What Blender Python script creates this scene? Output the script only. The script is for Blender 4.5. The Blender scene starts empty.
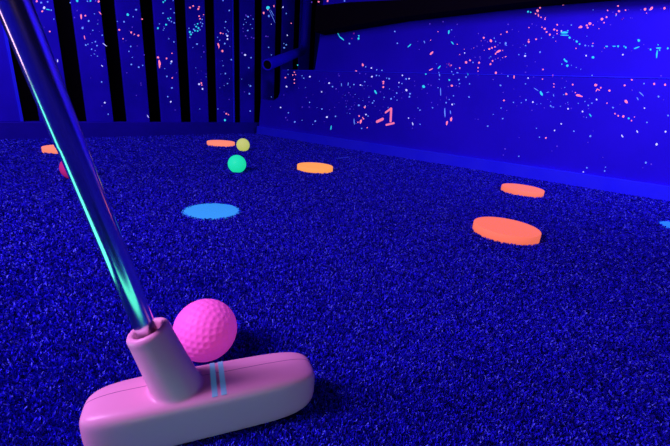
import bpy, bmesh, math, random
import numpy as np
from mathutils import Vector, Matrix

SC = bpy.context.scene
COL = SC.collection
random.seed(7)
rng = np.random.default_rng(11)

# ------------------------------------------------------------------ camera
cam_d = bpy.data.cameras.new('camera')
cam = bpy.data.objects.new('camera', cam_d)
COL.objects.link(cam)
R_ = Vector((0.5970128, -0.7987722, 0.0744220))
D_ = Vector((-0.2110470, -0.2458828, -0.9460448))
F_ = Vector((0.7739734, 0.5490944, -0.3153736))
cam.matrix_world = Matrix(((R_.x, -D_.x, -F_.x, 0), (R_.y, -D_.y, -F_.y, 0),
                           (R_.z, -D_.z, -F_.z, 0.17911), (0, 0, 0, 1)))
cam_d.sensor_width = 36
cam_d.lens = 363.107 / 670 * 36
cam_d.clip_start = 0.01
cam_d.clip_end = 50
SC.camera = cam

# ------------------------------------------------------------------ world, lamps, exposure
w = bpy.data.worlds.new('world')
SC.world = w
w.use_nodes = True
w.node_tree.nodes['Background'].inputs[0].default_value = (0.05, 0.03, 0.5, 1)
w.node_tree.nodes['Background'].inputs[1].default_value = 0.045


def area(name, loc, target, size, size_y, power, color, spread=None):
    l = bpy.data.lights.new(name, 'AREA')
    l.shape = 'RECTANGLE'
    l.size, l.size_y = size, size_y
    l.energy = power
    l.color = color
    o = bpy.data.objects.new(name, l)
    COL.objects.link(o)
    o.location = loc
    if spread: l.spread = math.radians(spread)
    d = Vector(target) - Vector(loc)
    o.rotation_euler = d.to_track_quat('-Z', 'Y').to_euler()
    return o


def strip(name, p0, p1, width, target, power, color):
    """a strip lamp running from p0 to p1, facing the target"""
    p0, p1 = Vector(p0), Vector(p1)
    c = (p0 + p1) / 2
    y = (p1 - p0).normalized()
    z = c - Vector(target)
    z = (z - y * z.dot(y)).normalized()
    x = y.cross(z)
    o = area(name, c, target, width, (p1 - p0).length, power, color)
    o.rotation_euler = Matrix((x, y, z)).transposed().to_euler()
    return o


# black light lamps hanging over the course
area('blacklight_key', (-0.30, 0.45, 0.55), (0.12, 0.2, 0.0), 0.14, 0.35, 7.4, (0.74, 0.42, 1.0))
area('blacklight_back', (0.10, 1.0, 0.95), (0.25, 1.42, 0.35), 0.5, 0.15, 2.4, (0.6, 0.35, 1.0), 100)
area('blacklight_right', (0.62, -0.60, 0.70), (1.25, -0.20, 0.46), 0.6, 0.20, 6.0, (0.5, 0.3, 1.0), 110)
# unseen light strips, added low by the putter to streak the chrome shaft
strip('green_glint_strip', (-0.01, 0.215, 0.012), (-0.33, 0.44, 0.012), 0.10, (0.06, 0.16, 0.12), 0.26, (0.12, 1.0, 0.62))
strip('violet_glint_strip', (-0.40, 0.48, 0.015), (-0.98, 0.88, 0.06), 0.10, (0.02, 0.16, 0.2), 0.8, (1.0, 0.55, 0.9))
strip('green_glint_near', (-0.01, 0.125, 0.008), (0.11, 0.045, 0.008), 0.026, (0.07, 0.16, 0.06), 0.017, (0.10, 1.0, 0.5))
area('dim_lamp_behind', (-0.20, -0.35, 0.30), (0.08, 0.14, 0.04), 0.15, 0.15, 0.28, (1.0, 0.55, 0.42))
area('left_wall_fill', (-0.55, -0.35, 0.85), (-1.2, 0.0, 0.0), 0.6, 0.3, 6.0, (0.4, 0.2, 1.0), 110)  # added fill on the unseen left side, for the shaft's reflections
SC.view_settings.view_transform = 'Standard'
SC.view_settings.look = 'None'
SC.view_settings.gamma = 1
SC.view_settings.exposure = 0.0
SC.view_settings.use_curve_mapping = False

# ------------------------------------------------------------------ materials
def mat(name, color, rough=0.6, metal=0.0, emit=None, es=0.0, noise=None, spec=0.3, bump=None):
    m = bpy.data.materials.new(name)
    m.use_nodes = True
    nt = m.node_tree
    b = nt.nodes['Principled BSDF']
    b.inputs['Base Color'].default_value = (*color, 1)
    b.inputs['Roughness'].default_value = rough
    b.inputs['Metallic'].default_value = metal
    b.inputs['Specular IOR Level'].default_value = spec
    if emit:
        b.inputs['Emission Color'].default_value = (*emit, 1)
        b.inputs['Emission Strength'].default_value = es
    tc = nt.nodes.new('ShaderNodeTexCoord')
    if noise:
        sc, c2 = noise
        n = nt.nodes.new('ShaderNodeTexNoise')
        n.inputs['Scale'].default_value = sc
        n.inputs['Detail'].default_value = 5
        nt.links.new(tc.outputs['Object'], n.inputs['Vector'])
        r = nt.nodes.new('ShaderNodeValToRGB')
        r.color_ramp.elements[0].position = 0.35
        r.color_ramp.elements[1].position = 0.65
        r.color_ramp.elements[0].color = (*color, 1)
        r.color_ramp.elements[1].color = (*c2, 1)
        nt.links.new(n.outputs['Fac'], r.inputs['Fac'])
        nt.links.new(r.outputs['Color'], b.inputs['Base Color'])
    if bump:
        sc, st = bump
        n = nt.nodes.new('ShaderNodeTexNoise')
        n.inputs['Scale'].default_value = sc
        nt.links.new(tc.outputs['Object'], n.inputs['Vector'])
        bp = nt.nodes.new('ShaderNodeBump')
        bp.inputs['Strength'].default_value = st
        bp.inputs['Distance'].default_value = 0.001
        nt.links.new(n.outputs['Fac'], bp.inputs['Height'])
        nt.links.new(bp.outputs['Normal'], b.inputs['Normal'])
    return m


M_wall = mat('blue_wall_paint', (0.014, 0.002, 0.60), 0.7, noise=(5, (0.02, 0.003, 0.68)), bump=(60, 0.15), spec=0.15)
M_board = mat('blue_board_paint', (0.010, 0.002, 0.50), 0.7, noise=(9, (0.018, 0.003, 0.64)), bump=(40, 0.2), spec=0.15)
M_rail = mat('blue_rail_paint', (0.008, 0.002, 0.34), 0.7, noise=(9, (0.012, 0.003, 0.42)), spec=0.15)
M_base = mat('blue_kick_board_paint', (0.016, 0.020, 1.0), 0.6, noise=(14, (0.024, 0.030, 1.0)), bump=(50, 0.2), spec=0.15)
M_black = mat('black_paint_and_shade', (0.004, 0.003, 0.006), 0.9, spec=0.05)  # beam paint; also stands for darkness behind the gaps and in the pipe
M_pipe = mat('dark_blue_pipe_paint', (0.012, 0.003, 0.75), 0.5, spec=0.2)
M_ground = mat('carpet_backing', (0.002, 0.001, 0.06), 0.95, spec=0.0, noise=(300, (0.004, 0.002, 0.14)))
M_chrome = mat('chrome_shaft_steel', (0.75, 0.75, 0.80), 0.17, 1.0)
M_grip = mat('black_rubber_grip', (0.02, 0.02, 0.02), 0.8)


def glow(name, col, es, base=None, rough=0.6):
    return mat(name, base or tuple(c * 0.5 for c in col), rough, emit=col, es=es, spec=0.15)


SPL = {'r': glow('pink_fluorescent_paint', (1.0, 0.20, 0.34), 1.15),
       'c': glow('cyan_fluorescent_paint', (0.03, 0.62, 0.80), 1.0),
       'b': glow('light_blue_fluorescent_paint', (0.14, 0.30, 1.0), 0.9),
       'w': glow('white_fluorescent_paint', (0.55, 0.55, 1.0), 1.1),
       'p': glow('violet_fluorescent_paint', (0.15, 0.06, 0.9), 0.55),
       'm': glow('magenta_paint', (0.28, 0.02, 0.42), 0.5)}


# ------------------------------------------------------------------ helpers
def link(name, me, m=None, parent=None):
    o = bpy.data.objects.new(name, me)
    COL.objects.link(o)
    if m:
        me.materials.append(m)
    if parent:
        o.parent = parent
    return o


def from_bm(name, bm, m=None, parent=None, smooth=False):
    me = bpy.data.meshes.new(name)
    bm.normal_update()
    bm.to_mesh(me)
    bm.free()
    if smooth:
        for p in me.polygons:
            p.use_smooth = True
    return link(name, me, m, parent)


def empty(name, loc=(0, 0, 0), rz=0.0):
    o = bpy.data.objects.new(name, None)
    COL.objects.link(o)
    o.empty_display_size = 0.02
    o.location = loc
    o.rotation_euler = (0, 0, rz)
    return o


def tag(o, label=None, cat=None, group=None, kind=None):
    if label: o['label'] = label
    if cat: o['category'] = cat
    if group: o['group'] = group
    if kind: o['kind'] = kind
    return o


def prism(poly, axis, a0, a1, bevel=0.0):
    """polygon in the two other axes, extruded along axis from a0 to a1"""
    bm = bmesh.new()
    def P(q, a):
        return {'x': (a, q[0], q[1]), 'y': (q[0], a, q[1]), 'z': (q[0], q[1], a)}[axis]
    v0 = [bm.verts.new(P(q, a0)) for q in poly]
    v1 = [bm.verts.new(P(q, a1)) for q in poly]
    bm.faces.new(v0)
    bm.faces.new(v1[::-1])
    n = len(poly)
    for i in range(n):
        bm.faces.new((v0[i], v1[i], v1[(i + 1) % n], v0[(i + 1) % n]))
    bmesh.ops.recalc_face_normals(bm, faces=bm.faces)
    if bevel:
        bmesh.ops.bevel(bm, geom=list(bm.edges), offset=bevel, segments=2, affect='EDGES', profile=0.5)
    return bm


def box(x0, x1, y0, y1, z0, z1, bevel=0.0):
    return prism([(x0, y0), (x1, y0), (x1, y1), (x0, y1)], 'z', z0, z1, bevel)


def lathe(prof, seg=48):
    bm = bmesh.new()
    rings = []
    for r, z in prof:
        rings.append([bm.verts.new((r * math.cos(2 * math.pi * k / seg), r * math.sin(2 * math.pi * k / seg), z)) for k in range(seg)])
    for a, b in zip(rings, rings[1:]):
        for k in range(seg):
            bm.faces.new((a[k], a[(k + 1) % seg], b[(k + 1) % seg], b[k]))
    bm.faces.new(rings[0][::-1])
    bm.faces.new(rings[-1])
    bmesh.ops.recalc_face_normals(bm, faces=bm.faces)
    return bm


# ------------------------------------------------------------------ setting
YB, XR = 1.42, 1.25
floor = tag(from_bm('floor', box(-1.3, 1.9, -1.3, 1.44, -0.03, 0.0), M_ground), kind='structure')

wall_back = tag(empty('wall_back', (0.5, YB, 0)), kind='structure')
WBI = Matrix.Translation((-0.5, -YB, 0))


def back_part(name, bm, m):
    bm.transform(WBI)
    return from_bm(name, bm, m, wall_back)


gap0, pitch, gw = 0.3675 - 0.1295 * 12, 0.1295, 0.047
for k in range(24):
    x0 = gap0 + pitch * k + gw / 2
    x1 = x0 + pitch - gw
    if x0 > 1.85: break
    x0 = max(x0, -1.30)
    back_part('upright_board', box(x0, x1, YB, YB + 0.008, 0.053, 1.1, 0.0015), M_board)
back_part('bottom_rail', box(-1.30, 1.88, YB - 0.004, YB + 0.03, 0.0, 0.053, 0.002), M_rail)
back_part('dark_void_sheet', box(-1.30, 1.88, YB + 0.12, YB + 0.14, 0.0, 1.1), M_black)  # black sheet painting the dark void seen through the gaps
for x in (1.1262, 0.3459):
    back_part('edge_strip', box(x - 0.0035, x + 0.0035, YB - 0.003, YB + 0.001, 0.054, 1.09), M_base)

wall_right = tag(empty('wall_right', (XR, 0.2, 0)), kind='structure')
WRI = Matrix.Translation((-XR, -0.2, 0))


def right_part(name, bm, m):
    bm.transform(WRI)
    return from_bm(name, bm, m, wall_right)


right_part('lower_panel', prism([(-1.25, 0.0), (1.392, 0.0), (1.375, 0.168), (1.33, 0.163), (1.29, 0.165), (1.262, 0.180), (1.249, 0.205), (1.244, 0.2985), (-1.25, 0.2985)],
                                'x', XR, XR + 0.030, 0.0028), M_wall)
right_part('upper_panel', prism([(-1.25, 0.2985), (1.066, 0.2985), (1.046, 0.44), (1.02, 1.1), (-1.25, 1.1)],
                                'x', XR + 0.018, XR + 0.045, 0.001), M_wall)
tag(from_bm('unseen_wall_left', box(-1.33, -1.3, -1.3, 1.44, 0.0, 1.1, 0.002), M_wall), kind='structure')  # wall out of view, added for the chrome shaft to reflect
baseboard = tag(from_bm('baseboard_right', prism([(-1.25, 0), (1.39, 0), (1.385, 0.04), (-1.25, 0.04)], 'x', 1.236, XR, 0.0015), M_base), kind='structure')
beam = tag(from_bm('trim_1', prism([(1.02, 0.430), (0.654, 0.4605), (0.369, 0.472), (0.2337, 0.4765), (-1.2, 0.49), (-1.2, 0.54),
                                    (0.556, 0.507), (0.8617, 0.520), (1.02, 0.520)], 'x', 1.20, XR + 0.018), M_black), kind='structure')
beam['label'] = 'black beam running along the top of the blue right wall'

# ------------------------------------------------------------------ paint splashes (flat paint on the walls, in wall coordinates, 0.1 mm)
SPLATS = {
    'U': '''c 11639 3185 -1 -19 27 0; r 8273 3199 -3 -26 34 0; c 9543 4311 -70 -88 13 -4; c 9377 4168 -129 -79 19 -17; b 8982 3971 -2 -23 31 1; c 8578 4136 -3 -29 38 1; c 8575 4228 -2 -19 25 1; r 8755 4500 -1 -13 17 1; m 8811 4318 -2 -22 30 1; m 8882 4145 -2 -19 26 1; m 7709 4686 -2 -15 19 1; p 7246 4690 -2 -12 15 1; r 6938 4645 -2 -15 18 1; b 7055 4316 -3 -18 22 1; b 6899 3932 -3 -18 22 1; r 8291 3239 -2 -20 25 0; r 10641 5521 -2 -23 34 3; p 11008 5539 -1 -17 25 2; r 10187 5517 -2 -26 37 3; b 9367 5452 -2 -19 26 2; r 6511 4704 -3 -20 25 1; m 6804 4721 -2 -12 14 1; p 5763 4493 -2 -14 17 1; p 5879 4775 -2 -11 13 1; p 5973 4763 -1 -9 11 1; p 5314 4532 -2 -14 16 1; c 6414 3845 -63 58 -17 -13; b 5880 3964 -2 -14 17 0; b 5858 3926 -2 -11 14 0; c 5063 4222 -5 -68 25 3; c 4884 3894 -50 -50 13 -10; r 5555 3596 -40 44 -19 -14; p 6117 3970 -1 -9 11 0; w 4426 3591 -3 -14 15 0; p 4099 4141 -3 -13 14 1; r 3911 4017 -4 -21 23 1; p 3860 3945 -2 -10 11 0; p 4070 3781 -3 -13 14 0; p 3904 3799 -2 -11 11 0; r 3680 3697 -4 -21 22 0; r 4326 3313 -5 -27 30 0; r 4213 3375 -4 -19 21 0; b 4106 3313 -3 -14 15 0; r 3912 3305 -4 -22 23 0; p 3921 3470 -3 -16 17 0; p 4069 3462 -2 -11 12 0; m 4887 3266 -4 -23 25 0; m 4964 3265 -2 -11 13 0; p 3896 3414 -2 -11 11 0; r 5494 3084 -71 36 -10 -13; c 5205 3162 -44 60 -17 -11; m 4853 3218 -47 -56 17 -10; m 4946 3165 -2 -11 13 0; r 4804 3225 -3 -14 16 0; r 4503 3142 -3 -17 18 0; b 4634 3122 -2 -11 12 0; r 3916 3157 -3 -16 17 0; r 2347 4821 -3 -12 12 1; p 2289 4860 -3 -12 12 1; r 2181 4899 -3 -11 12 1; c 2794 4661 -4 -19 20 1; c 2719 4641 -3 -14 15 1; r 2502 4739 -4 -16 17 1; r 2547 4668 -6 -26 27 2; r 2584 4595 -3 -14 15 1; r 2501 4550 -15 -43 14 -1; r 2419 4495 -3 -14 14 1; r 2309 4443 -3 -14 14 1; r 2306 4481 -2 -9 9 1; p 3272 4359 -3 -15 16 1; p 3124 4213 -2 -10 10 0; r 3262 4155 -4 -18 18 1; r 3420 4096 -3 -13 13 0; r 2677 4245 -3 -12 12 1; p 2938 4150 -2 -8 8 0; p 2493 4294 -2 -8 8 0; r 2338 4237 -3 -12 12 1; r 2256 4196 -5 -21 21 1; r 2191 4113 -4 -17 17 1; r 2092 4041 -4 -19 19 1; r 1967 4284 -4 -16 16 1; r 2013 4166 -4 -19 19 1; r 1936 4137 -4 -16 16 1; r 1917 4058 -3 -12 12 0; c 1744 4081 -99 -4 -7 -28; c 1725 4015 -108 -6 -3 -14; w 1826 4121 -3 -14 14 1; c 1672 4123 -3 -14 13 1; c 1587 3949 -5 -21 20 1; c 1393 3847 -5 -21 20 1; c 1311 3782 -4 -16 15 0; r 1418 4192 -3 -14 13 1; r 3676 3919 -5 -26 28 1; r 3687 3948 -3 -16 17 0; r 3606 3726 -4 -18 19 0; r 3523 3753 -3 -16 16 0; r 3392 3626 -54 24 -13 -19; r 3462 3560 -4 -18 19 0; p 3503 3653 -2 -10 11 0; p 3446 3802 -3 -13 14 0; b 3231 3846 -5 -23 24 1; b 3216 3797 -36 -14 2 -12; b 3536 3903 -3 -13 14 0; b 3397 3858 -2 -10 11 0; r 3275 3650 -2 -8 9 0; r 2602 3871 -5 -22 22 1; r 2419 3932 -4 -17 17 0; b 2285 3956 -2 -10 10 0; p 2732 3802 -2 -10 10 0; p 3016 3784 -2 -8 8 0; b 2240 3592 -4 -17 17 0; w 2615 3492 -4 -20 20 0; b 2795 3530 -3 -13 13 0; r 3513 3358 -4 -18 19 0; p 3438 3404 -3 -13 14 0; p 3285 3383 -2 -10 11 0; r 3557 3264 -4 -21 22 0; p 2307 3330 -2 -10 10 0; b 3591 3477 -2 -11 11 0; c 1581 3397 -4 -17 16 0; c 1514 3344 -4 -17 16 0; c 1614 3274 -3 -12 11 0; r 2058 3132 -3 -15 14 0; p 2502 3220 -2 -10 10 0; c 1547 3363 -5 -19 18 0; c 1470 3236 -6 -24 23 0; b 1375 3248 -2 -8 7 0; b 1243 3192 -2 -9 9 0; b 1169 3743 -4 -16 15 0; b 1092 3734 -2 -9 8 0; b 1002 3728 -5 -18 17 0; c 683 3711 -36 -6 -2 -13; c 522 3712 -42 -1 -3 -11; c 435 3710 -5 -18 16 0; c 267 3679 -5 -17 16 0; c 309 3707 -3 -11 10 0; c 40 3668 -54 25 -8 -14; c 43 3836 -6 -24 21 1; p -84 3741 -2 -9 7 0; p -202 3645 -21 -3 -1 -7; c -252 3622 -4 -15 13 0; c -397 3653 -53 -1 -5 -19; c -403 3516 -19 -96 17 2; c -430 3609 -3 -13 11 0; c -576 3644 -5 -17 14 0; w 1086 3490 -4 -16 15 0; c 919 3448 -6 -25 23 0; p 757 3590 -3 -11 10 0; w 282 3510 -4 -15 14 0; r 1383 4205 -6 -25 24 1; r 1257 4235 -4 -18 17 1; r 1196 4275 -7 -27 25 1; r 1223 4180 -4 -18 17 1; r 1113 4236 -2 -9 8 0; p 1029 4313 -2 -9 8 0; r 952 4368 -6 -24 23 1; r 862 4408 -4 -17 16 1; r 884 4281 -3 -13 12 1; r 879 4564 -3 -13 12 1; r 681 4652 -4 -15 14 1; r 631 4530 -5 -19 18 1; r 670 4465 -3 -11 10 1; r 499 4545 -3 -13 12 1; p 440 4551 -2 -7 6 0; m 518 4337 -3 -11 10 1; m 494 4363 -3 -11 10 1; p 350 4361 -2 -8 8 0; p 314 4353 -2 -7 6 0; r 106 4538 -6 -23 20 1; r -14 4546 -18 28 -15 -14; r 55 4450 -2 -8 7 0; r -266 4535 -6 -20 18 1; m -198 4531 -2 -7 6 0; c -368 3728 -3 -10 9 0; b 1127 3147 -2 -8 7 0''',
    'P': '''w 12422 1367 -1 -24 35 -2; b 11925 1169 -1 -20 29 -2; p 12074 948 -1 -20 29 -2; p 11976 851 -1 -16 23 -2; b 11512 808 -1 -28 39 -4; r 11649 2878 -1 -19 27 0; r 11732 2768 -1 -19 27 -1; r 11574 2783 -1 -15 22 0; r 11634 2582 -1 -23 33 -1; r 12176 2648 -1 -23 34 -1; b 12018 2786 -1 -15 22 0; r 11626 2436 -1 -19 27 -1; w 12086 2278 -1 -27 40 -1; b 12027 2969 -1 -12 18 0; p 12237 1919 -1 -13 19 -1; b 11093 2653 -1 -18 26 -1; w 10755 2720 -2 -25 36 -1; b 11193 2746 -1 -15 21 0; w 10071 2146 -1 -18 25 -1; w 9709 2501 -2 -25 33 -1; b 9522 2371 -2 -21 28 -1; p 9333 2293 -2 -21 28 -1; p 9231 2788 -2 -17 23 0; p 9267 2854 -1 -11 15 0; b 9082 2460 -7 -67 15 -1; b 8759 2493 2 -69 18 1; b 8488 2486 -2 -20 26 -1; w 8183 2480 -2 -20 25 -1; b 8106 2461 -2 -13 17 -1; b 8000 2604 -2 -16 21 -1; p 8696 2175 -2 -17 22 -1; p 10891 1879 -1 -15 21 -1; b 10701 1695 -1 -19 26 -2; p 10704 1499 -1 -19 26 -2; p 11106 1472 -1 -19 27 -2; b 10000 1469 -2 -22 30 -2; p 9595 1468 -1 -12 16 -1; p 9342 1579 -1 -12 15 -1; b 10329 948 -2 -27 36 -3; w 9711 1166 -3 -30 39 -3; b 9264 1233 -2 -22 28 -2; p 8575 1569 -2 -17 22 -2; p 8513 1670 -1 -11 14 -1; p 8378 1735 -1 -11 14 -1; c 9454 760 9 -111 24 0; b 8322 1103 -22 -127 18 -2; r 8438 2971 -2 -20 26 0; w 7768 3089 -2 -19 24 0; b 8023 3128 -2 -16 21 0; b 7528 3031 -2 -16 20 0; b 7304 3013 -2 -16 19 0; p 8265 2894 -2 -16 21 0; p 7993 2878 -2 -13 17 0; w 7705 2790 -3 -23 28 -1; b 7516 2836 -2 -19 24 -1; b 7394 2828 -2 -13 16 0; r 7190 2628 -3 -25 31 -1; r 7188 2566 -3 -19 23 -1; r 7172 2443 -3 -26 31 -1; b 6968 2736 -3 -22 27 -1; b 7076 2754 -2 -13 15 0; c 7481 2257 -68 -69 28 -18; p 7276 2272 -2 -16 20 -1; b 6590 2262 -3 -19 22 -1; b 6793 2051 -3 -22 27 -1; b 7087 2092 -2 -13 16 -1; b 7507 1942 -2 -17 20 -1; b 7563 1863 -2 -20 25 -2; b 7747 2058 -2 -13 17 -1; b 8174 1737 -3 -27 34 -2; r 7897 1678 -3 -24 30 -2; w 7869 1729 -2 -14 17 -1; p 7726 1886 -2 -13 17 -1; p 7210 1617 -1 -11 13 -1; r 8114 1338 -2 -21 26 -2; r 8014 1139 5 -65 35 1; r 7902 1254 -2 -21 26 -2; r 7942 1295 -2 -14 17 -1; r 8143 1097 -2 -18 22 -2; w 7805 1418 -2 -21 25 -2; b 7704 1371 -2 -17 21 -2; b 7942 881 -2 -18 22 -2; r 7692 935 -2 -17 21 -2; w 6551 2617 -2 -15 18 -1; b 6543 2023 -2 -13 15 -1; b 6902 2392 -1 -10 12 -1; b 10460 799 -1 -13 17 -2; b 11081 920 -1 -13 18 -2; r 3841 3038 -2 -11 11 0; c 5574 2931 -4 -23 27 -1; c 5589 2520 -6 -36 41 -2; b 5094 2927 -39 -83 15 -4; b 5066 2765 -2 -12 13 0; b 5064 2506 -2 -12 13 -1; b 4953 2381 -30 -141 13 -1; w 6450 2861 -3 -18 22 0; b 6287 2747 -3 -21 25 -1; w 6173 2759 -3 -18 21 -1; b 6428 2589 -2 -15 18 -1; b 6542 2474 -2 -12 15 -1; w 6220 2377 -4 -28 32 -1; b 6063 2264 -3 -22 25 -1; b 6071 2164 -3 -22 25 -1; p 5431 2593 -2 -15 17 -1; p 5324 2568 -2 -15 17 -1; p 5950 2682 -2 -10 11 0; p 5922 2537 -2 -10 11 0; c 4720 2755 -4 -20 22 -1; b 4617 2936 -3 -17 18 0; b 4686 3012 -3 -14 15 0; b 4404 2773 -4 -20 21 -1; b 4358 2657 -3 -14 15 0; p 4361 2566 -3 -14 15 -1; p 4455 2590 -3 -14 15 -1; p 4720 2552 -3 -14 16 -1; r 4604 2584 -5 -26 28 -1; c 4141 2945 -4 -19 21 0; b 4187 2860 -3 -17 18 0; b 4035 2658 -3 -14 15 0; b 4490 2983 -45 -5 0 -11; p 3818 2921 -2 -9 9 0; b 4492 2274 -3 -14 15 -1; b 3978 2263 -3 -17 18 -1; b 4612 2150 -2 -12 13 -1; b 4701 2045 -3 -18 19 -1; w 4488 2001 -4 -20 22 -1; b 4422 2025 -2 -12 12 -1; p 4716 2199 -12 -49 10 -1; b 5150 1852 -3 -15 17 -1; p 5216 2019 -2 -12 13 -1; b 4689 1727 -39 -173 19 -2; b 4500 1753 -18 -61 15 -3; b 5597 1741 -3 -18 21 -2; b 5681 1805 -2 -12 14 -1; p 4981 1960 -2 -10 11 -1; r 4437 1532 -4 -51 29 0; r 4561 1397 -2 -58 23 1; w 5995 1439 -2 -16 18 -2; w 5803 1259 -26 -52 20 -7; p 2469 3030 -3 -13 12 0; r 3298 3000 -5 -24 24 0; b 2931 2914 -3 -15 16 0; r 2756 2901 -13 -59 18 0; p 3338 2807 -3 -13 14 0; w 2366 2874 -3 -15 15 0; r 1981 2855 -3 -12 12 0; r 1742 2952 -4 -17 16 0; b 3090 2647 -4 -18 19 -1; b 2084 2573 -72 -39 3 -9; c 1926 2469 -30 -46 20 -11; b 1769 2509 -37 12 -4 -8; b 1601 2432 -14 -37 9 -2; r 1665 2737 -3 -12 12 0; r 1647 2659 -3 -12 12 0; p 1498 2891 -2 -10 9 0; p 1378 2817 -2 -10 9 0; r 1204 2733 -4 -17 15 -1; r 1298 2483 -5 -22 20 -1; p 1172 2560 -3 -12 11 0; r 1003 2462 -52 -4 -3 -21; r 2901 2220 -4 -19 19 -1; b 2618 2181 -3 -13 13 -1; p 2473 2359 -2 -10 10 -1; b 2289 2268 -4 -18 17 -1; w 2092 2221 -4 -18 17 -1; b 1611 2147 -3 -15 14 -1; b 1531 2116 -2 -10 9 -1; p 1259 2227 -2 -10 9 -1; w 1162 2097 -4 -17 16 -1; b 1209 2262 -2 -8 7 0; b 2824 1688 -3 -16 16 -1; w 1232 1679 -4 -15 14 -1; b 956 2257 -2 -10 9 -1; p 3130 2986 -2 -8 9 0; p 1453 2626 -2 -8 7 0; b 814 2980 -3 -12 10 0; p -613 2999 -4 -13 11 0; r 673 2740 -7 -28 25 -1; r 619 2618 -10 39 -12 -6; r 579 2627 -43 -23 3 -10; r 544 2678 -4 -16 14 -1; r 337 2615 -5 -21 18 -1; r 49 2755 -5 -18 15 -1; r -64 2891 -4 -15 13 0; p -135 2646 -4 -13 11 0; r -533 2810 -5 -19 16 -1; r -746 2797 -5 -19 16 -1; b -333 2811 -4 -13 11 0; b -347 2564 -62 -51 5 -10; b -301 2448 -31 -41 7 -6; b -697 2519 -5 -17 14 -1; r -86 2364 -26 -33 15 -13; w 561 2378 -4 -16 14 -1; b 812 2313 -2 -10 9 -1; b 712 2218 -4 -14 13 -1; r 309 2301 -3 -12 10 -1; b 151 2198 -4 -16 14 -1; p 26 2285 -2 -9 8 0; w -499 2231 -4 -13 11 -1; w 803 2051 -4 -17 15 -1; c 602 1968 -38 -40 8 -9; b 677 1906 -2 -10 8 -1; r 70 2048 -4 -14 12 -1; r -13 2002 -4 -16 14 -1; r -123 1995 -6 -23 19 -2; c -247 1957 -5 -18 15 -1; r -320 1906 -4 -14 11 -1; r -357 1999 -2 -9 8 -1; b -1001 2088 -4 -15 12 -1; b -640 1890 -4 -13 11 -1; r 966 2452 -78 -21 1 -18; r 1091 2532 -3 -12 11 0; p 729 2395 -2 -8 7 0; b 879 1512 -4 -15 13 -1; b 465 1422 -5 -20 17 -2; p 478 1250 -2 -10 8 -1; w -230 1502 -33 -37 8 -9; w -507 1649 -20 -32 11 -7; w -1059 1703 -5 -18 14 -1; w -974 1379 -6 -23 18 -2; b -888 896 -5 -19 15 -2; p -1004 875 -4 -14 11 -2; p -864 759 -2 -8 6 -1; b 332 563 -4 -15 13 -2; w 387 435 -3 -13 11 -2; b -82 648 -3 -10 8 -1; b -89 541 -4 -15 12 -2; p 44 899 -2 -8 7 -1; b 3221 1425 -3 -17 17 -2; w 1356 1483 -4 -15 14 -1; b 1698 1254 -3 -13 12 -1; r 1527 1252 -4 -18 17 -2; p 1190 1052 -4 -15 14 -2; p 1286 902 -2 -8 8 -1; p 2566 793 -4 -17 16 -2; p 2579 600 -2 -11 11 -2; b 2129 627 -3 -14 13 -2; p 2241 1179 -2 -9 8 -1''',
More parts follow.
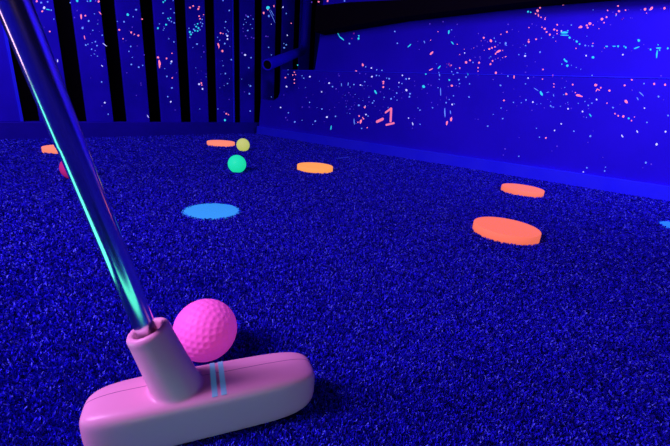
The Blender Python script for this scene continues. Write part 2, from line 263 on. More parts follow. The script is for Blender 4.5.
    'B': '''r 4321 3901 -3 -22 -20 -5; b 4424 3886 -3 -20 -18 -4; b 4588 3947 -3 -17 -16 -4; w 4478 3768 -4 -27 -25 -6; r 4416 3662 -3 -20 -18 -4; c 4565 3740 50 0 -5 -15; b 4646 3742 -2 -15 -14 -3; b 4680 3512 -2 -13 -12 -2; r 4524 3151 -3 -18 -16 -3; p 4402 3244 -1 -10 -9 -2; w 4610 2354 -4 -48 -15 -3; b 5176 4057 -2 -13 -13 -3; c 5371 4150 -3 -26 -26 -6; p 5335 3874 -2 -13 -13 -3; p 5235 3664 -2 -16 -15 -3; r 5425 3731 -6 -73 -26 -7; r 5549 3782 -2 -19 -19 -4; b 5625 3645 -3 -22 -22 -4; b 5661 4209 -2 -16 -16 -4; c 5749 4237 -2 -19 -19 -4; p 5902 4273 -2 -16 -16 -4; r 5989 4276 -3 -24 -25 -6; r 5992 3948 33 -35 -12 -11; b 5423 3408 -3 -24 -24 -4; b 5714 3396 -2 -14 -14 -2; p 5630 3274 -1 -11 -11 -2; p 5906 3392 -1 -9 -9 -2; b 5980 3299 -2 -17 -17 -3; r 5446 3143 6 -59 -13 -5; b 5454 2924 -2 -19 -19 -3; b 5518 2960 -2 -14 -14 -2; b 5748 3070 -2 -17 -17 -3; b 5783 2956 -2 -17 -17 -3; b 5647 3023 -1 -11 -11 -2; b 5609 2824 -2 -17 -16 -2; b 5707 2802 -1 -9 -9 -1; w 6022 3020 73 -49 -7 -8; p 5902 3725 -1 -11 -11 -2; c 6868 4084 -3 -31 -34 -7; b 6503 3808 -1 -11 -12 -2; b 6721 3837 -2 -20 -21 -4; r 6537 3558 -2 -23 -24 -4; r 6631 3299 -2 -15 -15 -3; p 6725 3258 -1 -12 -12 -2; b 6791 2929 -2 -15 -16 -2; w 5865 2355 28 -28 -9 -9; b 5792 1844 -2 -18 -17 -1; w 5812 1178 -2 -21 -21 -1; p 5710 1066 -1 -12 -12 0; b 5878 799 -2 -16 -15 0; b 7168 4297 -2 -23 -26 -6; b 7044 4056 -1 -14 -16 -3; r 7350 4044 -2 -18 -20 -4; p 6981 3721 -1 -15 -16 -3; r 6929 3549 -2 -24 -25 -4; r 7031 3506 -1 -15 -16 -3; r 7168 3492 -2 -24 -26 -4; b 6869 3097 -2 -18 -19 -3; b 6830 2510 -2 -21 -22 -3; p 7317 2885 -1 -15 -17 -2; p 7094 3145 -1 -12 -13 -2; c 8179 4759 -2 -21 -25 -6; c 8252 4824 -1 -18 -21 -5; b 8454 4598 -1 -15 -18 -4; b 8582 4498 -1 -16 -19 -4; b 8140 4395 -1 -18 -21 -4; c 8324 4257 -1 -19 -22 -4; c 8421 4296 -1 -16 -18 -4; b 8367 4207 -1 -19 -22 -4; b 8453 4179 -1 -16 -19 -4; b 8559 4159 -1 -19 -23 -4; c 8233 4037 -2 -25 -29 -6; b 7974 4013 -1 -12 -14 -3; c 7906 3858 -2 -25 -28 -5; b 8147 3897 -1 -12 -14 -3; b 8107 3831 -1 -12 -14 -3; b 8303 3573 -1 -13 -15 -2; b 8501 3498 -1 -19 -23 -4; r 8393 3088 -1 -16 -19 -3; r 7831 2868 -2 -29 -32 -4; r 7874 2694 20 -74 -28 -11; r 8163 2875 -2 -23 -26 -3; w 8354 2794 -2 -26 -30 -4; b 8319 2721 -1 -20 -23 -3; b 8569 4897 -1 -12 -15 -3; r 9254 4817 -1 -22 -28 -6; r 9393 4904 -1 -22 -28 -6; r 9618 4851 -1 -26 -33 -7; r 9656 4931 -1 -19 -25 -5; r 9639 4605 -1 -20 -25 -5; r 9675 4517 -1 -20 -25 -5; p 9809 4639 -1 -13 -17 -3; r 9846 4700 -1 -13 -17 -4; c 9558 4315 -1 -20 -25 -5; c 9487 4206 -1 -23 -29 -5; c 9591 4172 -1 -27 -33 -6; c 9426 4052 -1 -23 -29 -5; c 9546 4062 -1 -23 -29 -5; b 9375 4090 -1 -20 -25 -4; b 9696 4394 -1 -17 -21 -4; b 9783 4368 -1 -17 -21 -4; b 9745 4270 -1 -17 -21 -4; b 9167 4084 -1 -16 -20 -4; c 9199 3964 -2 -30 -36 -6; c 9240 3886 -1 -27 -32 -6; b 9316 3963 -1 -17 -20 -4; b 9188 3772 -1 -17 -20 -3; b 9494 3579 -1 -24 -29 -5; p 9798 3332 -1 -21 -26 -4; b 9300 3425 -1 -11 -13 -2; b 9656 4120 -1 -17 -21 -4; b 9424 4263 -1 -13 -16 -3; b 10484 3988 0 -14 -18 -3; r 10519 3698 23 -54 -31 -13; b 10585 3891 0 -14 -19 -3; p 6648 2216 -1 -12 -13 -1; b 7085 2450 -2 -22 -23 -3; b 7231 2527 -1 -16 -17 -2; p 7110 1914 -1 -13 -13 -1; p 7109 1847 -1 -13 -13 -1; p 6908 1479 -1 -13 -13 -1; w 7266 746 28 -55 -13 -7; r 7864 2636 2 -148 -32 -6; b 8127 2238 -2 -20 -22 -2; r 8343 2205 -1 -20 -23 -2; p 8537 2408 -1 -14 -16 -2; b 8304 1836 -2 -24 -27 -2; b 8108 1499 -2 -21 -23 -1; w 8218 1316 -2 -24 -27 -1; p 8385 1011 -1 -14 -16 0; w 9515 2069 -1 -29 -35 -3; r 9623 2119 -1 -25 -31 -3; r 9640 2044 -1 -18 -22 -2; w 9669 1894 -1 -26 -31 -2; p 9860 2495 -1 -12 -14 -1; b 9495 1085 -1 -12 -14 0; b 10406 1113 -1 -16 -19 -1; r 11301 3131 0 -19 -25 -3; b 10732 2919 0 -15 -19 -2; b 10841 2611 -1 -23 -29 -3; b 10943 2208 0 -19 -25 -2; p 11017 1544 0 -16 -20 -1; w 11322 1344 0 -24 -31 -1; p 10736 994 -1 -20 -25 -1; r 10848 919 -1 -28 -35 -1; r 10962 882 0 -20 -26 0; c 10767 637 -1 -37 -45 0; b 12158 2993 0 -20 -27 -3; b 12257 2208 0 -29 -39 -3; p 11898 1919 0 -16 -22 -1; b 12194 1858 0 -29 -39 -2; b 12240 1072 0 -26 -34 -1; w 13098 1408 1 -31 -43 -2; b 13418 1464 1 -27 -38 -2; p 13220 1285 0 -18 -25 -1; b 13447 1104 0 -18 -25 -1; b 13615 1788 0 -14 -21 -1; b 13993 1096 0 -15 -22 -1; b 11338 5346 0 -21 -29 -6; b 11101 5116 0 -21 -29 -6; b 10907 4651 -1 -21 -28 -6; b 11346 4896 0 -14 -20 -4; b 10856 4415 0 -14 -19 -3; w 10979 4128 -1 -29 -38 -7; w 10984 4002 -1 -25 -34 -6; b 10919 4187 0 -18 -24 -4; b 10840 3805 -1 -25 -33 -5; r 10638 4173 -1 -25 -33 -6; r 10758 4171 0 -14 -19 -3; r 10709 3495 -1 -33 -43 -6; r 10531 3596 0 -14 -19 -3; r 11327 3750 0 -19 -25 -4; b 11173 3212 0 -23 -30 -4; b 11037 4300 0 -14 -19 -3; b 10984 4347 0 -14 -19 -3; b 10792 5410 0 -17 -23 -5; b 9770 4515 -1 -17 -21 -4; b 12117 5087 0 -26 -37 -7; p 12270 5166 0 -15 -21 -4; p 11990 5132 0 -15 -21 -4; b 12099 4536 0 -22 -32 -6; p 11979 4298 0 -22 -32 -5; p 12315 4294 0 -19 -27 -5; p 12448 4279 0 -19 -27 -5; p 12081 4206 0 -15 -21 -4; b 11863 4731 0 -15 -21 -4; p 11829 4570 0 -15 -21 -4; p 11845 4443 0 -12 -17 -3; b 12254 4805 0 -15 -21 -4; b 12409 5051 0 -15 -22 -4; w 11941 3508 0 -31 -43 -6; b 12291 3442 0 -24 -33 -4; p 11771 3566 0 -19 -26 -4; b 12015 4842 0 -12 -17 -3; b 12358 4667 0 -12 -18 -3; b 11931 4944 0 -12 -17 -3; c 13295 5696 1 -57 -86 -19; b 13564 5403 232 -255 -10 -5; b 13565 5550 135 -123 -10 -6; p 13198 4485 0 -24 -35 -6; p 13322 4493 0 -16 -24 -4; b 13380 4037 0 -20 -30 -4; b 13564 3727 0 -16 -24 -3; w 14274 5935 1 -23 -37 -8; b 14510 5716 1 -20 -32 -7; w 14628 4774 1 -21 -33 -6; b 14574 4331 1 -25 -40 -6; b 14432 4173 1 -29 -46 -7; b 14567 3765 1 -17 -27 -3; b 14402 4359 1 -17 -26 -4''',
}


PLANES = {'U': (wall_right, XR + 0.018, WRI), 'P': (wall_right, XR, WRI), 'B': (wall_back, YB, WBI)}


def splash(bm, plane, cx, cy, ax, ay, bx, by, wob=0.16, n=14, h=0.0009):
    off = PLANES[plane][1]
    def P(u, v, d):
        return (off - d, u, v) if plane != 'B' else (u, off - d, v)
    g_ = 1.30 if math.hypot(ax, ay) < 2.6 * math.hypot(bx, by) else 0.95
    ax, ay, bx, by = ax * g_, ay * g_, bx * g_, by * g_
    ph = [random.uniform(0, 6.28) for _ in range(3)]
    ring = []
    for lvl, dd in ((1.0, -0.0002), (0.8, h)):
        rr = []
        for k in range(n):
            t = 2 * math.pi * k / n
            w_ = 1 + wob * (math.sin(2 * t + ph[0]) * 0.5 + math.sin(3 * t + ph[1]) * 0.35 + math.sin(5 * t + ph[2]) * 0.25)
            c, s = math.cos(t) * w_ * lvl, math.sin(t) * w_ * lvl
            rr.append(bm.verts.new(P(cx + ax * c + bx * s, cy + ay * c + by * s, dd)))
        ring.append(rr)
    for k in range(n):
        bm.faces.new((ring[0][k], ring[0][(k + 1) % n], ring[1][(k + 1) % n], ring[1][k]))
    bm.faces.new(ring[1])


NAMES = {'r': 'pink_paint_splatter', 'c': 'cyan_paint_splatter', 'b': 'light_blue_paint_splatter',
         'w': 'white_paint_splatter', 'p': 'violet_paint_splatter', 'm': 'magenta_paint_splatter'}
bms = {}
for pl, txt in SPLATS.items():
    for e in txt.split(';'):
        t = e.split()
        c = t[0]
        v = [int(q) * 1e-4 for q in t[1:]]
        if pl == 'B':
            g = ((v[0] - gap0 + pitch / 2) % pitch) - pitch / 2
            if abs(g) < gw * 0.42: continue
            if v[0] > 1.42 and v[1] > 0.5: pass
        bm = bms.setdefault((PLANES[pl][0].name, c), bmesh.new())
        splash(bm, pl, *v)
# the fine mist of tiny specks between the larger drops
def mist(pl, n, u0, u1, v0, v1, cols, r=0.0011):
    for _ in range(n):
        u = random.gauss((u0 + u1) / 2, (u1 - u0) / 4)
        v = random.gauss((v0 + v1) / 2, (v1 - v0) / 4)
        if pl == 'B' and abs(((u - gap0 + pitch / 2) % pitch) - pitch / 2) < gw * 0.6: continue
        if pl == 'P' and (v > 0.294 or v < 0.045): continue
        if pl == 'U' and v < 0.302: continue
        q = r * random.uniform(0.5, 1.1)
        splash(bms.setdefault((PLANES[pl][0].name, random.choice(cols)), bmesh.new()), pl, u, v, q * 1.2, 0, 0, q, n=7)
mist('B', 50, 0.85, 1.2, 0.1, 0.45, 'bp')
mist('B', 30, 0.45, 0.85, 0.2, 0.45, 'bp')
mist('P', 70, 0.45, 1.1, 0.10, 0.29, 'bpp')
mist('P', 30, -0.1, 0.4, 0.15, 0.29, 'bp')
mist('U', 30, 0.2, 0.6, 0.31, 0.45, 'bpr')
mist('U', 25, -0.1, 0.3, 0.33, 0.5, 'bpr')
# the same splatter goes on over the rest of the walls
for pl, n_, u0, u1, v0, v1 in (('P', 90, -1.2, -0.22, 0.05, 0.29), ('U', 150, -1.2, -0.22, 0.31, 1.05), ('U', 110, -0.2, 1.0, 0.58, 1.05), ('B', 190, -1.25, 1.7, 0.50, 1.05), ('B', 70, -1.25, 0.22, 0.08, 0.5)):
    for _ in range(n_):
        u, v = random.uniform(u0, u1), random.uniform(v0, v1)
        if pl == 'B' and abs(((u - gap0 + pitch / 2) % pitch) - pitch / 2) < gw * 0.6: continue
        q = random.choice((0.0012, 0.0018, 0.0025, 0.004))
        splash(bms[(PLANES[pl][0].name, random.choice('rrbbwcp'))], pl, u, v, q, 0, 0, q * random.uniform(0.8, 1.5))
for (pn, c), bm in bms.items():
    pw, WI = (wall_right, WRI) if pn.startswith('wall_right') else (wall_back, WBI)
    bm.transform(WI)
    tag(from_bm(NAMES[c], bm, SPL[c], pw), kind='stuff')

right_part('ledge_highlight', box(XR - 0.002, XR + 0.004, -1.24, 1.235, 0.2935, 0.2962, 0.0006), M_base)  # brighter strip painting in the light caught along the ledge edge

# the painted number on the lower panel
bm = bmesh.new()
def stroke(bm, a, b, r):
    n = 10
    a, b = Vector(a), Vector(b)
    d = (b - a).normalized()
    pts = []
    for k in range(n + 1):
        t = math.pi / 2 + math.pi * k / n
        pts.append(a + r * (math.cos(t) * d + math.sin(t) * Vector((-d.y, d.x)) * 1.0))
    for k in range(n + 1):
        t = -math.pi / 2 + math.pi * k / n
        pts.append(b + r * (math.cos(t) * d + math.sin(t) * Vector((-d.y, d.x)) * 1.0))
    lo = [bm.verts.new((XR + 0.0002, p.x, p.y)) for p in pts]
    hi = [bm.verts.new((XR - 0.0010, p.x, p.y)) for p in pts]
    bm.faces.new(hi)
    for k in range(len(pts)):
        bm.faces.new((lo[k], lo[(k + 1) % len(pts)], hi[(k + 1) % len(pts)], hi[k]))
stroke(bm, (0.7275, 0.1200), (0.7045, 0.1315), 0.0048)     # minus
stroke(bm, (0.6700, 0.1265), (0.6735, 0.1700), 0.0040)     # upright of the 1
stroke(bm, (0.6950, 0.1560), (0.6745, 0.1720), 0.0032)     # flag
stroke(bm, (0.6860, 0.1120), (0.6560, 0.1210), 0.0034)     # foot
bmesh.ops.recalc_face_normals(bm, faces=bm.faces)
bm.transform(WRI)
from_bm('painted_number', bm, glow('number_paint', (1.0, 0.20, 0.38), 0.85), wall_right)['label'] = 'salmon pink painted -1'

# ------------------------------------------------------------------ bent pipe rail in the corner
def tube(points, r, seg=24, hollow=None):
    """tube swept along points; an open first end shows its inside when hollow is given"""
    pts = [Vector(p) for p in points]
    bm = bmesh.new()
    rings = []
    up = Vector((0, 0, 1))
    prev = None
    def ring(c, d, rad):
        nonlocal prev
        if prev is None:
            a = d.cross(Vector((0.3, 0.9, 0.2))).normalized()
        else:
            a = (prev - d * prev.dot(d)).normalized()
        prev = a
        b = d.cross(a)
        return [bm.verts.new(c + rad * (math.cos(2 * math.pi * k / seg) * a + math.sin(2 * math.pi * k / seg) * b)) for k in range(seg)]
    dirs = []
    for i in range(len(pts)):
        a = pts[max(i - 1, 0)]
        b = pts[min(i + 1, len(pts) - 1)]
        dirs.append((b - a).normalized())
    if hollow:
        dd = dirs[0]
        rings.append(ring(pts[0] + dd * 0.12, dd, hollow))
        rings.append(ring(pts[0] + dd * 0.0015, dd, hollow))
        rings.append(ring(pts[0], dd, hollow + 0.001))
        rings.append(ring(pts[0], dd, r - 0.001))
        rings.append(ring(pts[0] + dd * 0.0015, dd, r))
    for p, d in zip(pts[1:] if hollow else pts, dirs[1:] if hollow else dirs):
        rings.append(ring(p, d, r))
    for a, b in zip(rings, rings[1:]):
        for k in range(seg):
            bm.faces.new((a[k], a[(k + 1) % seg], b[(k + 1) % seg], b[k]))
    bm.faces.new(rings[0])
    bm.faces.new(rings[-1][::-1])
    bmesh.ops.recalc_face_normals(bm, faces=bm.faces)
    return bm

def bend(p0, p1, p2, rad, n=10):
    p0, p1, p2 = Vector(p0), Vector(p1), Vector(p2)
    a = p1 + (p0 - p1).normalized() * rad
    b = p1 + (p2 - p1).normalized() * rad
    return [p0] + [((1 - t) ** 2) * a + 2 * t * (1 - t) * p1 + t * t * b for t in [k / n for k in range(n + 1)]] + [p2]

pipe = from_bm('bent_pipe', tube(bend((0.983, 1.050, 0.2865), (1.495, 1.335, 0.412), (1.520, 1.335, 1.08), 0.05), 0.0190, hollow=0.0150), M_pipe, smooth=True)
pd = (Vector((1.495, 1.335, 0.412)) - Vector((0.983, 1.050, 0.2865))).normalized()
bm = lathe([(0.0151, -0.002), (0.0151, 0.0)], 32)  # black disc painting the shade inside the open pipe end
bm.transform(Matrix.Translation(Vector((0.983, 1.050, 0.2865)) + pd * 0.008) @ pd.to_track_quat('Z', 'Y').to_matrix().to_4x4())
from_bm('bore_shade', bm, M_black, pipe)['label'] = 'black disc as shade in the pipe bore'
tag(pipe, 'dark blue open-ended bent pipe in the corner above the right wall ledge', 'pipe')

# ------------------------------------------------------------------ target discs
def disc(x, y, r, top, col, es, label, name='target_disc', z0=0.0, cat='disc', group=None, base=None, bev=0.0012, rim=None):
    prof = [(r, z0), (r, top - bev), (r - bev * 0.35, top - bev * 0.35), (r - bev, top)]
    bm = lathe(prof, 72)
    for f in bm.faces:
        f.smooth = len(f.verts) == 4
    o = from_bm(name, bm, glow(name + '_plastic', col, es, base), None)
    o.location = (x, y, 0)
    return tag(o, label, cat, group)

DISCS = [(0.6040, 0.0970, 0.0492), (0.9861, 0.1429, 0.048), (0.7559, 0.6163, 0.048), (0.8261, 1.1147, 0.048), (0.3560, 1.1480, 0.046)]
TOP = 0.0140
disc(*DISCS[0], TOP, (1.0, 0.185, 0.10), 0.82, 'largest nearest salmon-orange round disc raised above the blue carpet', base=(0.75, 0.20, 0.10))
disc(*DISCS[1], TOP, (1.0, 0.205, 0.115), 0.82, 'salmon-orange round disc on the carpet nearest the right wall kick board', base=(0.75, 0.20, 0.10))
disc(*DISCS[2], TOP, (1.0, 0.34, 0.060), 1.0, 'amber-orange round disc alone in the middle of the carpet', base=(0.75, 0.20, 0.10))
disc(*DISCS[3], TOP, (1.0, 0.260, 0.150), 0.9, 'pale orange round disc on the carpet beside the yellow ball', base=(0.75, 0.20, 0.10))
disc(*DISCS[4], TOP, (1.0, 0.260, 0.150), 0.9, 'orange round disc at the far left, partly behind the putter shaft', base=(0.75, 0.20, 0.10))
CY = [(0.3325, 0.4761, 0.0445), (0.9300, -0.1600, 0.048)]
disc(*CY[0], 0.0015, (0.03, 0.38, 0.78), 0.52, 'light blue flat round disc sunk in the carpet left of centre', base=(0.05, 0.4, 0.8), bev=0.0004)
disc(*CY[1], 0.0010, (0.01, 0.24, 1.0), 0.55, 'blue flat round disc cut off by the right picture edge', base=(0.05, 0.4, 0.8), bev=0.0004)

# ------------------------------------------------------------------ golf balls
BR = 0.02135
def ball_mesh(sub, ndim):
    bm = bmesh.new()
    bmesh.ops.create_icosphere(bm, subdivisions=sub, radius=1.0)
    V = np.array([v.co[:] for v in bm.verts])
    i = np.arange(ndim) + 0.5
    ph = np.arccos(1 - 2 * i / ndim)
    th = np.pi * (1 + 5 ** 0.5) * i
    Dm = np.stack([np.cos(th) * np.sin(ph), np.sin(th) * np.sin(ph), np.cos(ph)], 1)
    best = np.zeros(len(V))
    for s in range(0, len(V), 4000):
        best[s:s + 4000] = (V[s:s + 4000] @ Dm.T).max(1)
    ang = np.arccos(np.clip(best, -1, 1))
    a0 = 1.62 / math.sqrt(ndim)
    q = np.clip(1 - (ang / a0) ** 2, 0, 1)
    rad = BR * (1 - 0.020 * q)
    for v, r in zip(bm.verts, rad):
        v.co = v.co * float(r)
    me = bpy.data.meshes.new('golf_ball')
    bm.to_mesh(me)
    bm.free()
    for p in me.polygons: p.use_smooth = True
    return me

me_hi = ball_mesh(6, 300)
me_lo = ball_mesh(5, 300)
def ball(x, y, me, m, label, rot=(0, 0, 0), z=BR):
    me.materials.clear()
    o = link('golf_ball', me, m)
    o.location = (x, y, z)
    o.rotation_euler = rot
    return tag(o, label, 'ball', 'fluorescent golf balls on the carpet')

ball(0.1270, 0.1938, me_hi, glow('pink_ball', (1.0, 0.07, 0.62), 0.30, (1.0, 0.18, 0.62), 0.45), 'large bright pink dimpled golf ball just behind the putter head', (0.9, 0.5, 0.3))
ball(0.5617, 0.6984, me_lo.copy(), glow('green_ball', (0.01, 0.85, 0.36), 0.78, (0.02, 0.6, 0.35), 0.45), 'green golf ball in front of the yellow ball', (0.2, 0.5, 0.3))
ball(0.8050, 0.9690, me_lo.copy(), glow('yellow_ball', (0.62, 0.70, 0.12), 0.70, (0.45, 0.6, 0.2), 0.45), 'small yellow golf ball beside the pale orange disc', (0.7, 0.5, 0.3))
ball(0.2610, 0.8095, me_lo.copy(), glow('far_pink_ball', (0.75, 0.02, 0.20), 0.28, (0.6, 0.05, 0.25), 0.45), 'dark pink golf ball at the left, partly behind the putter shaft', (0.7, 0.1, 0.9))

# ------------------------------------------------------------------ putter
AZ = math.atan2(-0.533, 0.846)
PC = Vector((0.0945, 0.1425, 0.0))
HY, HX = 0.0022, -0.0003
putter = tag(empty('putter', PC, AZ), 'pink rubber two-way putter with chrome shaft standing in the foreground', 'putter')
HZ = 0.0300
HA, HN = 0.0605, 0.0153
def head_section(t):
    s = max(1 - abs(t) ** 5.5, 0.0) ** (1 / 2.6)
    return s
def build_head():
    bm = bmesh.new()
    NU, NV = 96, 56
    rings = []
    for i in range(1, NU):
        a = math.pi * (i / NU - 0.5)
        t = math.sin(a)
        s = head_section(t)
        hn = HN * s ** 0.75
        zt = 0.0155 + (HZ - 0.0155) * s ** 0.45
        zb = 0.0155 - 0.0150 * s ** 0.9
        zc, hz = (zt + zb) / 2, (zt - zb) / 2
        ring = []
        for k in range(NV):
            b = 2 * math.pi * k / NV
            c, q = math.cos(b), math.sin(b)
            e = 2 / 5.6
            y = hn * math.copysign(abs(c) ** e, c)
            z = zc + hz * math.copysign(abs(q) ** e, q)
            ring.append(bm.verts.new((HA * t + HX, y + HY, z)))
        rings.append(ring)
    for a, b in zip(rings, rings[1:]):
        for k in range(NV):
            bm.faces.new((a[k], a[(k + 1) % NV], b[(k + 1) % NV], b[k]))
    bm.faces.new(rings[0])
    bm.faces.new(rings[-1])
    # hosel, a flared socket with a round hole for the shaft
    h0, h1 = Vector((-0.0112, 0.0008, 0.012)), Vector((-0.0285, 0.0046, 0.0655))
    ax = (h1 - h0)
    L = ax.length
    prof = [(0.006, 0.0), (0.0105, 0.0), (0.0110, 0.006), (0.0127, 0.013), (0.0127, 0.0165), (0.0122, 0.020), (0.0118, 0.025), (0.0113, 0.033), (0.0108, 0.042),
            (0.0104, L - 0.0055), (0.0105, L - 0.003), (0.0101, L - 0.0010), (0.0088, L), (0.0076, L - 0.0002), (0.0067, L - 0.0012), (0.0064, L - 0.004), (0.0062, L - 0.022), (0.001, L - 0.0225)]
    lb = lathe(prof, 56)
    Rm = ax.to_track_quat('Z', 'Y').to_matrix().to_4x4()
    lb.transform(Matrix.Translation(h0) @ Rm)
    me = bpy.data.meshes.new('tmp')
    lb.to_mesh(me)
    lb.free()
    bm.from_mesh(me)
    bpy.data.meshes.remove(me)
    bmesh.ops.recalc_face_normals(bm, faces=bm.faces)
    return bm, h0, h1

hb, H0, H1 = build_head()
M_head = mat('pink_rubber', (0.86, 0.37, 0.56), 0.38, spec=0.45)
nt = M_head.node_tree
bs = nt.nodes['Principled BSDF']
tc = nt.nodes.new('ShaderNodeTexCoord')
sx = nt.nodes.new('ShaderNodeSeparateXYZ')
nt.links.new(tc.outputs['Object'], sx.inputs[0])
nz = nt.nodes.new('ShaderNodeTexNoise')
nz.inputs['Scale'].default_value = 25
nt.links.new(tc.outputs['Object'], nz.inputs['Vector'])
def math_node(op, a, b=None):
    n = nt.nodes.new('ShaderNodeMath')
    n.operation = op
    for i, q in enumerate((a, b)):
        if q is None: continue
        if isinstance(q, (int, float)): n.inputs[i].default_value = q
        else: nt.links.new(q, n.inputs[i])
    return n.outputs[0]
wv = math_node('MULTIPLY', math_node('SUBTRACT', nz.outputs['Fac'], 0.5), 0.0020)
dist = math_node('ABSOLUTE', math_node('ADD', math_node('SUBTRACT', sx.outputs['Y'], 0.0050), wv))
line = math_node('LESS_THAN', dist, 0.00022)
top = math_node('GREATER_THAN', sx.outputs['Z'], 0.022)
low = math_node('LESS_THAN', sx.outputs['Z'], 0.0335)
line = math_node('MULTIPLY', math_node('MULTIPLY', line, top), low)
mx = nt.nodes.new('ShaderNodeMix')
mx.data_type = 'RGBA'
mx.inputs['A'].default_value = (0.86, 0.37, 0.56, 1)
mx.inputs['B'].default_value = (0.36, 0.10, 0.24, 1)
nt.links.new(line, mx.inputs['Factor'])
nt.links.new(mx.outputs['Result'], bs.inputs['Base Color'])

head = from_bm('putter_head', hb, M_head, putter, smooth=True)
rm = head.modifiers.new('remesh', 'REMESH')
rm.mode = 'VOXEL'
rm.voxel_size = 0.0007
rm.use_smooth_shade = True
sm = head.modifiers.new('smooth', 'SMOOTH')
sm.factor = 0.5
sm.iterations = 14

# two pale blue alignment stripes over the top of the head
M_mark = mat('pale_blue_stripe', (0.22, 0.48, 0.62), 0.5, emit=(0.12, 0.42, 0.80), es=0.14)
for u0 in (0.0020, 0.0066):
    bm = bmesh.new()
    N = 26
    rows = []
    for k in range(N + 1):
        b = math.radians(46) + math.radians(84) * k / N
        c, q = math.cos(b), math.sin(b)
        e = 2 / 5.6
        zc, hz = (HZ + 0.0005) / 2, (HZ - 0.0005) / 2
        y = (HN + 0.0003) * math.copysign(abs(c) ** e, c)
        z = zc + (hz + 0.0001) * math.copysign(abs(q) ** e, q)
        rows.append((y, z))
    vs = [[bm.verts.new((u0 + s * 0.0014, y + HY, z)) for s in (-1, 1)] for y, z in rows]
    vt = [[bm.verts.new((u0 + s * 0.0014, y * 0.97 + HY, z - 0.0006)) for s in (-1, 1)] for y, z in rows]
    for k in range(N):
        bm.faces.new((vs[k][0], vs[k][1], vs[k + 1][1], vs[k + 1][0]))
        bm.faces.new((vt[k][0], vt[k][1], vt[k + 1][1], vt[k + 1][0]))
        for s in (0, 1):
            bm.faces.new((vs[k][s], vs[k + 1][s], vt[k + 1][s], vt[k][s]))
    for k in (0, N):
        bm.faces.new((vs[k][0], vs[k][1], vt[k][1], vt[k][0]))
    bmesh.ops.recalc_face_normals(bm, faces=bm.faces)
    mk = from_bm('alignment_mark', bm, M_mark, head)
    mk['label'] = 'pale blue stripe'

sd = Vector((-0.1895, -0.1, 1.0)).normalized()
sb = Vector((-0.0228, 0.0069, 0.035)) + sd * 0.015
sprof = [(0.0047, 0), (0.0049, 0.001), (0.0049, 0.108), (0.00515, 0.1095), (0.00515, 0.30), (0.0055, 0.302), (0.0055, 0.52), (0.006, 0.522), (0.006, 0.78), (0.003, 0.781)]
bm = lathe(sprof, 64)
bm.transform(Matrix.Translation(sb) @ sd.to_track_quat('Z', 'Y').to_matrix().to_4x4())
shaft = from_bm('shaft', bm, M_chrome, putter)
for p in shaft.data.polygons: p.use_smooth = len(p.vertices) == 4
bm = lathe([(0.005, 0.60), (0.009, 0.60), (0.0095, 0.605), (0.0125, 0.80), (0.0135, 0.835), (0.012, 0.842), (0.004, 0.844)], 32)
bm.transform(Matrix.Translation(sb) @ sd.to_track_quat('Z', 'Y').to_matrix().to_4x4())
from_bm('grip', bm, M_grip, putter, smooth=True)

# ------------------------------------------------------------------ faint marks on the carpet
bm = box(0.975, 1.04, 0.700, 0.7085, 0.0, 0.0036)  # thin strip standing in for a dim flat blue disc
tag(from_bm('blue_streak', bm, glow('blue_streak_glow', (0.03, 0.06, 0.8), 0.35)), 'faint thin blue strip standing in for a flat disc on the carpet towards the right wall', 'strip')

# ------------------------------------------------------------------ carpet pile (uncountable): short curled tufts, denser where the carpet is seen close
def keep(x, y):
    k = np.ones(len(x), bool)
    for cx, cy, r in DISCS + CY:
        k &= (x - cx) ** 2 + (y - cy) ** 2 > (r - (0.0008 if r > 0.0445 and cx != 0.93 else 0.0030)) ** 2
    dx, dy = x - PC.x, y - PC.y
    u = dx * 0.846 - dy * 0.533
    v = dx * 0.533 + dy * 0.846
    k &= ~((np.abs(u) < 0.052) & (np.abs(v) < 0.0110))
    k &= (x > -1.28) & (y > -1.28) & (x < 1.236) & (y < 1.414)
    return k

def pile(n, r0, r1, pw):
    """positions whose spacing, width and height grow steadily with distance"""
    q = rng.random(n)
    e = 2 - pw
    r = (r0 ** e + q * (r1 ** e - r0 ** e)) ** (1 / e)
    th = rng.uniform(math.radians(-62), math.radians(108), n)
    return r * np.cos(th), r * np.sin(th), r

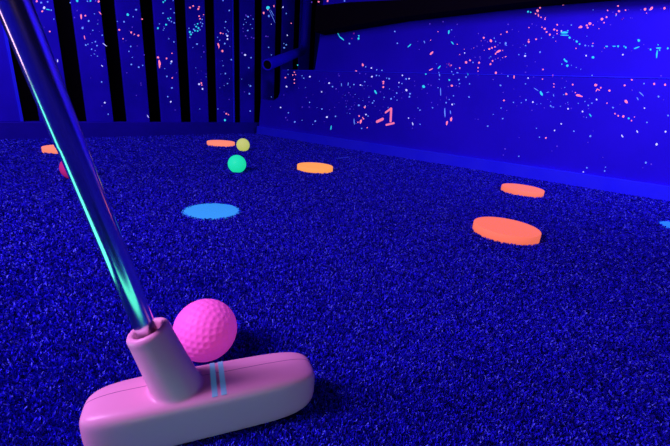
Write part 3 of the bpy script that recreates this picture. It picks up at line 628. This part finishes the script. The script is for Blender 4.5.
X, Y, Rr = pile(1250000, 0.06, 1.95, 1.35)
q_ = rng.uniform(math.radians(108), math.radians(298), 120000)
r_ = np.sqrt(rng.uniform(0.05 ** 2, 1.2 ** 2, 120000))
X, Y, Rr = np.concatenate([X, r_ * np.cos(q_)]), np.concatenate([Y, r_ * np.sin(q_)]), np.concatenate([Rr, np.full(120000, 1.4)])
k = keep(X, Y)
X, Y, Rr = X[k], Y[k], Rr[k]
Hh = 0.0021 * (Rr / 0.25) ** 0.38 * rng.uniform(0.6, 1.25, len(X))
Wd = 0.0011 * (Rr / 0.25) ** 0.75 * rng.uniform(0.7, 1.3, len(X))
n = len(X)
a = rng.uniform(0, 2 * np.pi, n)
lean = rng.uniform(0.1, 1.0, n) * Hh
la = rng.uniform(0, 2 * np.pi, n)
co = np.zeros((n, 4, 3))
cxa, sxa = np.cos(a) * Wd / 2, np.sin(a) * Wd / 2
co[:, 0] = np.stack([X - cxa, Y - sxa, np.zeros(n)], 1)
co[:, 1] = np.stack([X + cxa, Y + sxa, np.zeros(n)], 1)
co[:, 2] = np.stack([X + cxa * 0.7 + np.cos(la) * lean, Y + sxa * 0.7 + np.sin(la) * lean, Hh], 1)
co[:, 3] = np.stack([X - cxa * 0.7 + np.cos(la) * lean, Y - sxa * 0.7 + np.sin(la) * lean, Hh * 0.93], 1)
me = bpy.data.meshes.new('carpet_pile')
me.vertices.add(n * 4)
me.vertices.foreach_set('co', co.ravel())
me.loops.add(n * 4)
me.loops.foreach_set('vertex_index', np.arange(n * 4, dtype=np.int32))
me.polygons.add(n)
me.polygons.foreach_set('loop_start', np.arange(n, dtype=np.int32) * 4)
me.polygons.foreach_set('loop_total', np.full(n, 4, dtype=np.int32))
at = me.attributes.new('fibre', 'FLOAT', 'FACE')
at.data.foreach_set('value', rng.random(n).astype(np.float32))
me.update()
me.validate()
M_pile = mat('blue_carpet_fibre', (0.02, 0.01, 0.4), 0.6, spec=0.15)
nt = M_pile.node_tree
an = nt.nodes.new('ShaderNodeAttribute')
an.attribute_name = 'fibre'
rp = nt.nodes.new('ShaderNodeValToRGB')
el = rp.color_ramp.elements
el[0].position = 0.0; el[0].color = (0.002, 0.001, 0.08, 1)
el[1].position = 1.0; el[1].color = (0.12, 0.18, 1.0, 1)
e = el.new(0.55); e.color = (0.008, 0.004, 0.66, 1)
e = el.new(0.86); e.color = (0.02, 0.018, 1.0, 1)
nt.links.new(an.outputs['Fac'], rp.inputs['Fac'])
nt.links.new(rp.outputs['Color'], nt.nodes['Principled BSDF'].inputs['Base Color'])
tag(link('carpet_pile', me, M_pile), 'short blue carpet pile covering the floor', 'carpet', kind='stuff')
